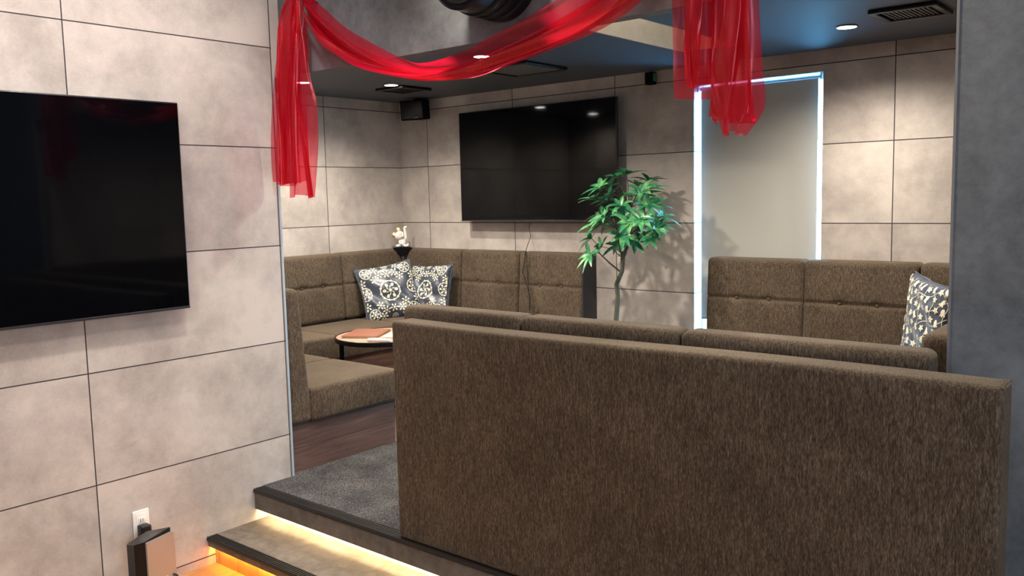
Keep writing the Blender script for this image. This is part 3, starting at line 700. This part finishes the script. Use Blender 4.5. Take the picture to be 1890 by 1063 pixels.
def pillow(name, label, M, size, thick, motif, seed, group):
    t = thing(name, tuple(M.translation), label, 'cushion', group)
    def surf(x, y, sgn=1):
        e = 1-0.10*(1-x*x)*abs(y)**3
        px = x*(1-0.085*(1-y*y)*x*x*1.0)*size/2; py = y*(1-0.085*(1-x*x)*y*y)*size/2
        th = thick*0.5*(max(0.0, 1-x**4)*max(0.0, 1-y**4))**0.42
        wr = 0.016*noise.noise(Vector((x*1.7+seed, y*2.3, seed*1.3)))+0.009*noise.noise(Vector((x*5+y*3, y*1.5+seed, seed)))
        crease = 0.009*math.sin(9*(x*0.5+y*0.9)+seed)*(1-x*x)*(1-y*y)
        return Vector((px, py, sgn*(th+ (wr*0.9+crease)*min(1, th*40))))
    b = MB(); n = 36
    for sgn in (1, -1): b.grid(lambda u, v: surf(2*u-1, 2*v-1, sgn), n, n)
    b.xf(M); b.build('cover', M_satin, t, merge=True, angle=80)
    em = MB()
    for poly in motif:
        pts = []
        for (x, y) in poly:
            x = max(-0.97, min(0.97, x)); y = max(-0.97, min(0.97, y)); p = surf(x, y, 1)
            nn = (surf(x+0.01, y)-surf(x-0.01, y)).cross(surf(x, y+0.01)-surf(x, y-0.01)).normalized()
            pts.append(p+nn*0.0022)
        cn = sum(pts, Vector())/len(pts)
        if len(pts) == 4: em.add(pts, [(0, 1, 2, 3)])
        else:
            xm = sum(q[0] for q in poly)/len(poly); ym = sum(q[1] for q in poly)/len(poly)
            cp = surf(max(-.97, min(.97, xm)), max(-.97, min(.97, ym)))
            nn = (surf(xm+0.01, ym)-surf(xm-0.01, ym)).cross(surf(xm, ym+0.01)-surf(xm, ym-0.01)).normalized()
            k = len(pts); em.add(pts+[cp+nn*0.0036], [(i, (i+1) % k, k) for i in range(k)])
    em.xf(M); em.build('embroidery', M_creamthread, t)
    ed = [(-1+2*i/20, -1) for i in range(20)]+[(1, -1+2*i/20) for i in range(20)]+[(1-2*i/20, 1) for i in range(20)]+[(-1, 1-2*i/20) for i in range(20)]
    MB().tube([surf(x, y, 0) for x, y in ed], 0.0045, 6, closed=True).xf(M).build('piping', M_satin, t)
    return t
def pose(loc, normal, upv, roll_=0):
    n = Vector(normal).normalized(); u = Vector(upv); u = (u-n*u.dot(n)).normalized(); x = u.cross(n)
    R = Matrix((x, u, n)).transposed().to_4x4()
    return Matrix.Translation(loc) @ R @ Matrix.Rotation(roll_, 4, 'Z')
GP = 'navy cushions with cream embroidery'
mm = motif_mandala()
pillow('throw_pillow', 'navy cushion with cream rosettes on the left bench back, left of the corner pair', pose((-5.09, 4.565, 0.895), (0.80, -0.50, 0.32), (0, 0, 1), math.radians(9)), 0.455, 0.13, mm, 1.3, GP)
pillow('throw_pillow', 'navy cushion with cream rosettes on the back bench, right of the corner pair', pose((-4.86, 4.79, 0.895), (0.05, -0.95, 0.26), (0, 0, 1), math.radians(3)), 0.42, 0.12, mm, 4.1, GP)
pillow('throw_pillow', 'navy cushion with cream bell flowers on the right booth bench beside the grey pier', pose((-1.150, 4.60, 0.935), (-0.78, -0.62, 0.03), (0, 0, 1), math.radians(-5)), 0.46, 0.13, motif_vines(), 2.2, GP)

# ------------------------------------------------------------------ round table and what lies on it
tx, ty, tz, tr = -4.184, 3.712, 0.75, 0.325
tb_ = thing('round_table', (tx, ty, PL), 'low round table with black metal frame and wooden top in the left booth', 'table')
MB().lathe((tx, ty, tz-0.010), [(tr-0.012, 0), (tr-0.010, 0.009), (tr-0.014, 0.010)], 2, 64).build('table_top', M_table, tb_, angle=30)
MB().lathe((tx, ty, tz-0.026), [(tr-0.02, 0), (tr-0.001, 0.0), (tr, 0.003), (tr, 0.027), (tr-0.002, 0.029), (tr-0.008, 0.029), (tr-0.008, 0.018), (tr-0.02, 0.015)], 2, 64).build('rim', M_black, tb_, angle=30)
for a in (1.65, 3.74, 5.83):
    cx_, cy_ = tx+(tr-0.03)*math.cos(a), ty+(tr-0.03)*math.sin(a)
    MB().rbox(cx_-0.011, cy_-0.011, PL+0.002, cx_+0.011, cy_+0.011, tz-0.018, 0.003, 1).build('leg', M_blackm, tb_)
lw_ = MB().tube([(tx+(tr-0.03)*math.cos(a), ty+(tr-0.03)*math.sin(a), PL+0.06) for a in [2*PI*i/48 for i in range(48)]], 0.007, 8, closed=True)
lw_.build('foot_ring', M_blackm, tb_)
Rt = math.radians(-5)
def flat(x, y, z, sx, sy, sz, rz, r=0.003): return MB().soft(0, 0, sz/2, sx, sy, sz, r, 2).xf(Matrix.Translation((x, y, z)) @ Matrix.Rotation(rz, 4, 'Z'))
mf = thing('menu_folder', (-4.305, 3.655, tz+0.001), 'closed brown leather menu folder lying on the round table', 'menu')
flat(-4.305, 3.655, tz+0.001, 0.235, 0.31, 0.003, math.radians(31)).build('back_cover', M_leather, mf)
flat(-4.305, 3.655, tz+0.004, 0.225, 0.30, 0.008, math.radians(31), 0.001).build('pages', M_paper, mf)
flat(-4.305, 3.655, tz+0.012, 0.235, 0.31, 0.003, math.radians(31)).build('front_cover', M_leather, mf)
tag(flat(-4.100, 3.780, tz+0.002, 0.20, 0.28, 0.004, math.radians(31), 0.001).build('menu_card', M_paper), 'yellowish printed menu card beside the brown folder on the round table', 'menu card')
rm = thing('white_remote', (-4.01, 3.50, tz+0.001), 'slim white handset lying at the front edge of the round table', 'remote')
flat(-4.01, 3.50, tz+0.001, 0.15, 0.035, 0.022, math.radians(24), 0.009).build('body', M_white, rm)
flat(-4.055, 3.48, tz+0.023, 0.035, 0.02, 0.003, math.radians(24), 0.001).build('clip', M_trimd, rm)

# ------------------------------------------------------------------ corner shelf with figurine
cs = thing('corner_shelf', (-5.36, 4.98, 1.12), 'small black pointed corner shelf above the bench backs', 'shelf')
zt = 1.222; s_ = 0.15
CA, CB, CC, CP = (-5.312, 4.828), (-5.206, 4.942), (LX+0.003, BY-0.003), (-5.262, 4.886)
MB().add([(*CC, zt-0.008), (*CA, zt-0.008), (*CB, zt-0.008), (*CC, zt), (*CA, zt), (*CB, zt)], [(0, 2, 1), (3, 4, 5), (0, 1, 4, 3), (1, 2, 5, 4), (2, 0, 3, 5)]).build('shelf_board', M_blackm, cs, smooth=False)
MB().add([(*CA, zt-0.0085), (*CB, zt-0.0085), (-5.295, 4.925, zt-0.0085), (CP[0], CP[1], zt-0.076)], [(0, 1, 2), (0, 3, 1), (1, 3, 2), (2, 3, 0)]).build('pointed_bracket', M_blackm, cs, smooth=False)
fg = thing('animal_figurine', (-5.305, 4.925, zt), 'white ceramic animal figurine with gold ears raising one arm on the corner shelf', 'figurine')
fx, fy = -5.305, 4.925
ca, sa = math.cos(math.radians(48)), math.sin(math.radians(48))   # local x axis runs across the view
def L(a, d, h): return (fx+a*ca+d*sa, fy+a*sa-d*ca, zt+h)         # a across, d towards the room, h up
hd = Matrix.Rotation(math.radians(48), 3, 'Z') @ Matrix.Rotation(math.radians(-28), 3, 'Y')
b = MB().ball(L(0.0, 0, 0.040), 0.031, 0.028, 0.042)
b.ball(L(-0.022, 0.012, 0.098), 0.041, 0.034, 0.036, rot=hd); b.ball(L(0.0, 0.032, 0.094), 0.016, 0.013, 0.012)
b.tube([L(0.018, 0.0, 0.055), L(0.030, 0.004, 0.08), L(0.026, 0.004, 0.125), L(0.021, 0.004, 0.160), L(0.024, 0.004, 0.166), L(0.041, 0.006, 0.167)], [0.014, 0.013, 0.0105, 0.009, 0.0085, 0.007], 12)
b.tube([L(-0.018, 0.018, 0.058), L(-0.022, 0.030, 0.038), L(-0.010, 0.036, 0.026)], [0.010, 0.009, 0.008], 10)
b.ball(L(-0.032, 0.022, 0.014), 0.018, 0.026, 0.014); b.ball(L(0.032, 0.022, 0.012), 0.018, 0.026, 0.012); b.ball(L(0.046, 0.030, 0.018), 0.011, 0.010, 0.014)
b.build('body', M_ceram, fg)
for (a, h, r_) in ((-0.064, 0.106, 0.022), (-0.028, 0.146, 0.022)):
    e = MB().ball(L(a, 0.0, h), r_, r_*0.55, r_, rot=Matrix.Rotation(math.radians(48), 3, 'Z')); e_ = e.build('ear', M_gold, fg)
    MB().ball(L(a+0.002, r_*0.5, h), r_*0.55, r_*0.2, r_*0.55, rot=Matrix.Rotation(math.radians(48), 3, 'Z')).build('inner_ear', M_ceram, e_)
ey = MB().ball(L(-0.020, 0.046, 0.104), 0.003, 0.003, 0.004, 10, 6).ball(L(-0.008, 0.044, 0.110), 0.003, 0.003, 0.004, 10, 6); ey.build('eyes', M_black, fg)
MB().ball(L(0.052, 0.038, 0.018), 0.004, 0.003, 0.006, 10, 6).build('foot_pad', M_black, fg)
MB().tube([L(-0.02+0.026*math.cos(a), 0.024*math.sin(a), 0.066+0.008*math.cos(a)) for a in [2*PI*i/20 for i in range(20)]], 0.004, 8, closed=True).build('collar', M_gold, fg)

# ------------------------------------------------------------------ plant
pl = thing('artificial_tree', (-3.10, 4.74, PL+0.002), 'slender green tree with fingered leaves standing before the back wall between the booths', 'plant')
MB().lathe((-3.10, 4.74, PL+0.003), [(0.085, 0), (0.095, 0.01), (0.125, 0.20), (0.132, 0.205), (0.132, 0.22), (0.12, 0.22), (0.112, 0.19)], 2, 40).build('pot', M_blackm, pl, angle=30)
MB().cyl((-3.10, 4.74, PL+0.19), 0.112, 0.012).build('soil', M_soil, pl)
trunk = [(-3.10, 4.74, PL+0.19), (-3.105, 4.745, 0.62), (-3.10, 4.75, 0.807), (-3.090, 4.75, 0.90), (-3.086, 4.75, 0.958), (-3.095, 4.75, 1.033), (-3.078, 4.75, 1.07), (-3.052, 4.75, 1.12), (-3.045, 4.75, 1.205)]
MB().tube(trunk, [0.020, 0.018, 0.0165, 0.016, 0.015, 0.0165, 0.015, 0.014, 0.016], 12).build('trunk', M_bark, pl)
cl = [(-2.99, 4.72, 1.736), (-3.037, 4.67, 1.717), (-3.12, 4.72, 1.662), (-3.102, 4.6, 1.657), (-3.173, 4.77, 1.568), (-3.173, 4.62, 1.584), (-2.97, 4.62, 1.543), (-3.185, 4.72, 1.495), (-3.13, 4.6, 1.441), (-3.202, 4.82, 1.433), (-2.974, 4.82, 1.663), (-2.919, 4.87, 1.693), (-2.818, 4.72, 1.645), (-2.822, 4.62, 1.626), (-2.793, 4.6, 1.551), (-2.837, 4.77, 1.538), (-2.992, 4.77, 1.591), (-2.849, 4.52, 1.445), (-2.78, 4.54, 1.464), (-2.891, 4.82, 1.465), (-2.773, 4.72, 1.417), (-2.76, 4.6, 1.352), (-2.767, 4.67, 1.399), (-2.977, 4.82, 1.36), (-3.126, 4.82, 1.391), (-3.127, 4.82, 1.283), (-3.23, 4.67, 1.333), (-3.21, 4.62, 1.23), (-2.908, 4.67, 1.316), (-2.96, 4.62, 1.359), (-2.86, 4.68, 1.60), (-3.08, 4.66, 1.60), (-2.93, 4.60, 1.48), (-3.06, 4.58, 1.48), (-2.73, 4.70, 1.47), (-3.17, 4.70, 1.28)]
A = Vector((-3.045, 4.75, 1.205)); B1 = Vector((-2.992, 4.74, 1.36)); B2 = Vector((-3.085, 4.74, 1.40)); B3 = Vector((-2.985, 4.74, 1.53)); B0 = Vector((-3.055, 4.75, 1.11))
MB().tube([A, (-3.012, 4.748, 1.28), B1, (-2.982, 4.74, 1.44), B3], [0.014, 0.012, 0.010, 0.008, 0.006], 10).build('branch', M_bark, pl)
MB().tube([A, (-3.065, 4.745, 1.30), B2, (-3.09, 4.74, 1.50)], [0.010, 0.008, 0.006, 0.005], 8).build('branch', M_bark, pl)
MB().tube([B0, (-3.13, 4.73, 1.17), (-3.19, 4.70, 1.235)], [0.007, 0.005, 0.004], 8).build('branch', M_bark, pl)
rl = random.Random(11)
crown = Vector((-2.99, 4.72, 1.42))
def leaflet(b, base, d, upn, ln, wd):
    d = d.normalized(); s = d.cross(upn).normalized(); nrm = s.cross(d).normalized(); K = 8
    vs = []; 
    for i in range(K+1):
        t = i/K; w_ = wd*(max(0.0, math.sin(PI*min(1, t**0.85)))**0.8)*(1-0.25*t)+0.0008
        p = base+d*ln*t-Vector((0, 0, 1))*0.28*ln*t*t
        vs += [p+s*w_+nrm*w_*0.35, p, p-s*w_+nrm*w_*0.35]
    fs = []
    for i in range(K):
        a = i*3; fs += [(a, a+1, a+4, a+3), (a+1, a+2, a+5, a+4)]
    b.add(vs, fs)
for c in cl:
    c = Vector(c); anchors = [A, B1, B2, B3]
    if c.z < 1.35 and c.x < -3.18: anchors = [Vector((-3.19, 4.70, 1.235))]
    a = min(anchors, key=lambda q: (q-c).length+max(0, q.z-c.z)*2)
    out = (c-crown); out.z *= 0.7
    if out.length < 0.03: out = Vector((0, -1, 0.3))
    out.normalize()
    MB().tube([a, (a+c)/2+Vector((0, 0, 0.02)), c], [0.0035, 0.0025, 0.002], 6).build('petiole', M_bark, pl)
    b = MB(); n = rl.choice([6, 7, 7, 8]); axis = (out*0.6+Vector((rl.uniform(-.3, .3), rl.uniform(-.5, .1), 0.75))).normalized()
    p1 = axis.orthogonal().normalized(); p2 = axis.cross(p1); ph = rl.uniform(0, 6)
    for k in range(n):
        an = ph+2*PI*k/n+rl.uniform(-.2, .2); d = (p1*math.cos(an)+p2*math.sin(an))*0.9+axis*rl.uniform(0.1, 0.5)+out*0.25
        leaflet(b, c, d, axis, rl.uniform(0.085, 0.145), rl.uniform(0.015, 0.021))
    b.build('leaf_cluster', M_leaf, pl, angle=80)

# ------------------------------------------------------------------ outlet, plug, router on the left wall
ol = thing('wall_outlet', (NX, 1.687, 0.223), 'white double wall outlet low on the near left wall', 'outlet')
MB().rbox(NX+0.0005, 1.652, 0.226, NX+0.008, 1.722, 0.346, 0.004, 2).build('cover_plate', M_white, ol)
MB().rbox(NX+0.007, 1.664, 0.238, NX+0.0095, 1.710, 0.334, 0.002, 1).build('inner_plate', M_white, ol)
for zc in (0.304, 0.268):
    s1 = MB().rbox(NX+0.0085, 1.672, zc-0.012, NX+0.011, 1.702, zc+0.012, 0.001, 1).build('socket', M_white, ol)
    MB().box(NX+0.0105, 1.680, zc-0.006, NX+0.0115, 1.682, zc+0.006).box(NX+0.0105, 1.691, zc-0.005, NX+0.0115, 1.693, zc+0.005).build('slots', M_blackm, s1, smooth=False)
ad = thing('power_adapter', (NX+0.03, 1.69, 0.21), 'black power adapter plugged into the white wall outlet', 'adapter')
MB().rbox(NX+0.013, 1.662, 0.222, NX+0.058, 1.706, 0.290, 0.007, 3).build('adapter_body', M_black, ad)
MB().cyl((NX+0.036, 1.670, 0.205), 0.005, 0.02).build('cable_relief', M_trimd, ad)
MB().tube([(NX+0.036, 1.670, 0.205), (NX+0.04, 1.668, 0.15), (NX+0.06, 1.66, 0.06), (NX+0.09, 1.66, 0.008)], 0.003, 6).build('cord', M_cable, ad)
rt_ = thing('wifi_router', (-3.32, 1.63, 0.0), 'black upright box with a silver front standing on the floor below the outlet', 'router')
def hull(pts0, z0, pts1, z1):
    k = len(pts0); vs = [(x, y, z0) for x, y in pts0]+[(x, y, z if isinstance(z1, (list, tuple)) else z1) for (x, y), z in zip(pts1, z1 if isinstance(z1, (list, tuple)) else [0]*k)]
    return MB().add(vs, [tuple(range(k-1, -1, -1)), tuple(range(k, 2*k))]+[(i, (i+1) % k, k+(i+1) % k, k+i) for i in range(k)])
foot = [(-3.262, 1.590), (-3.300, 1.565), (-3.360, 1.565), (-3.378, 1.585), (-3.378, 1.660), (-3.262, 1.700)]
hull(foot, 0.002, foot, [0.290, 0.275, 0.262, 0.262, 0.285, 0.318]).build('casing', M_black, rt_, smooth=False)
fp = [(-3.248, 1.592), (-3.260, 1.592), (-3.260, 1.708), (-3.248, 1.708)]
hull(fp, 0.008, fp, [0.286, 0.286, 0.302, 0.302]).build('front_panel', M_silver, rt_, smooth=False)
MB().box(-3.2478, 1.636, 0.085, -3.2470, 1.672, 0.128).build('sticker', M_white, rt_, smooth=False)
MB().cyl((-3.249, 1.695, 0.125), 0.006, 0.006, 0).build('cable_socket', M_trimd, rt_)
MB().tube([(-3.244, 1.695, 0.125), (-3.232, 1.699, 0.124), (-3.226, 1.705, 0.110), (-3.228, 1.708, 0.06), (-3.24, 1.72, 0.006)], 0.0045, 8).build('cable', M_cable, rt_)

for o in bpy.data.objects:
    if '_o' in o.keys(): del o['_o']
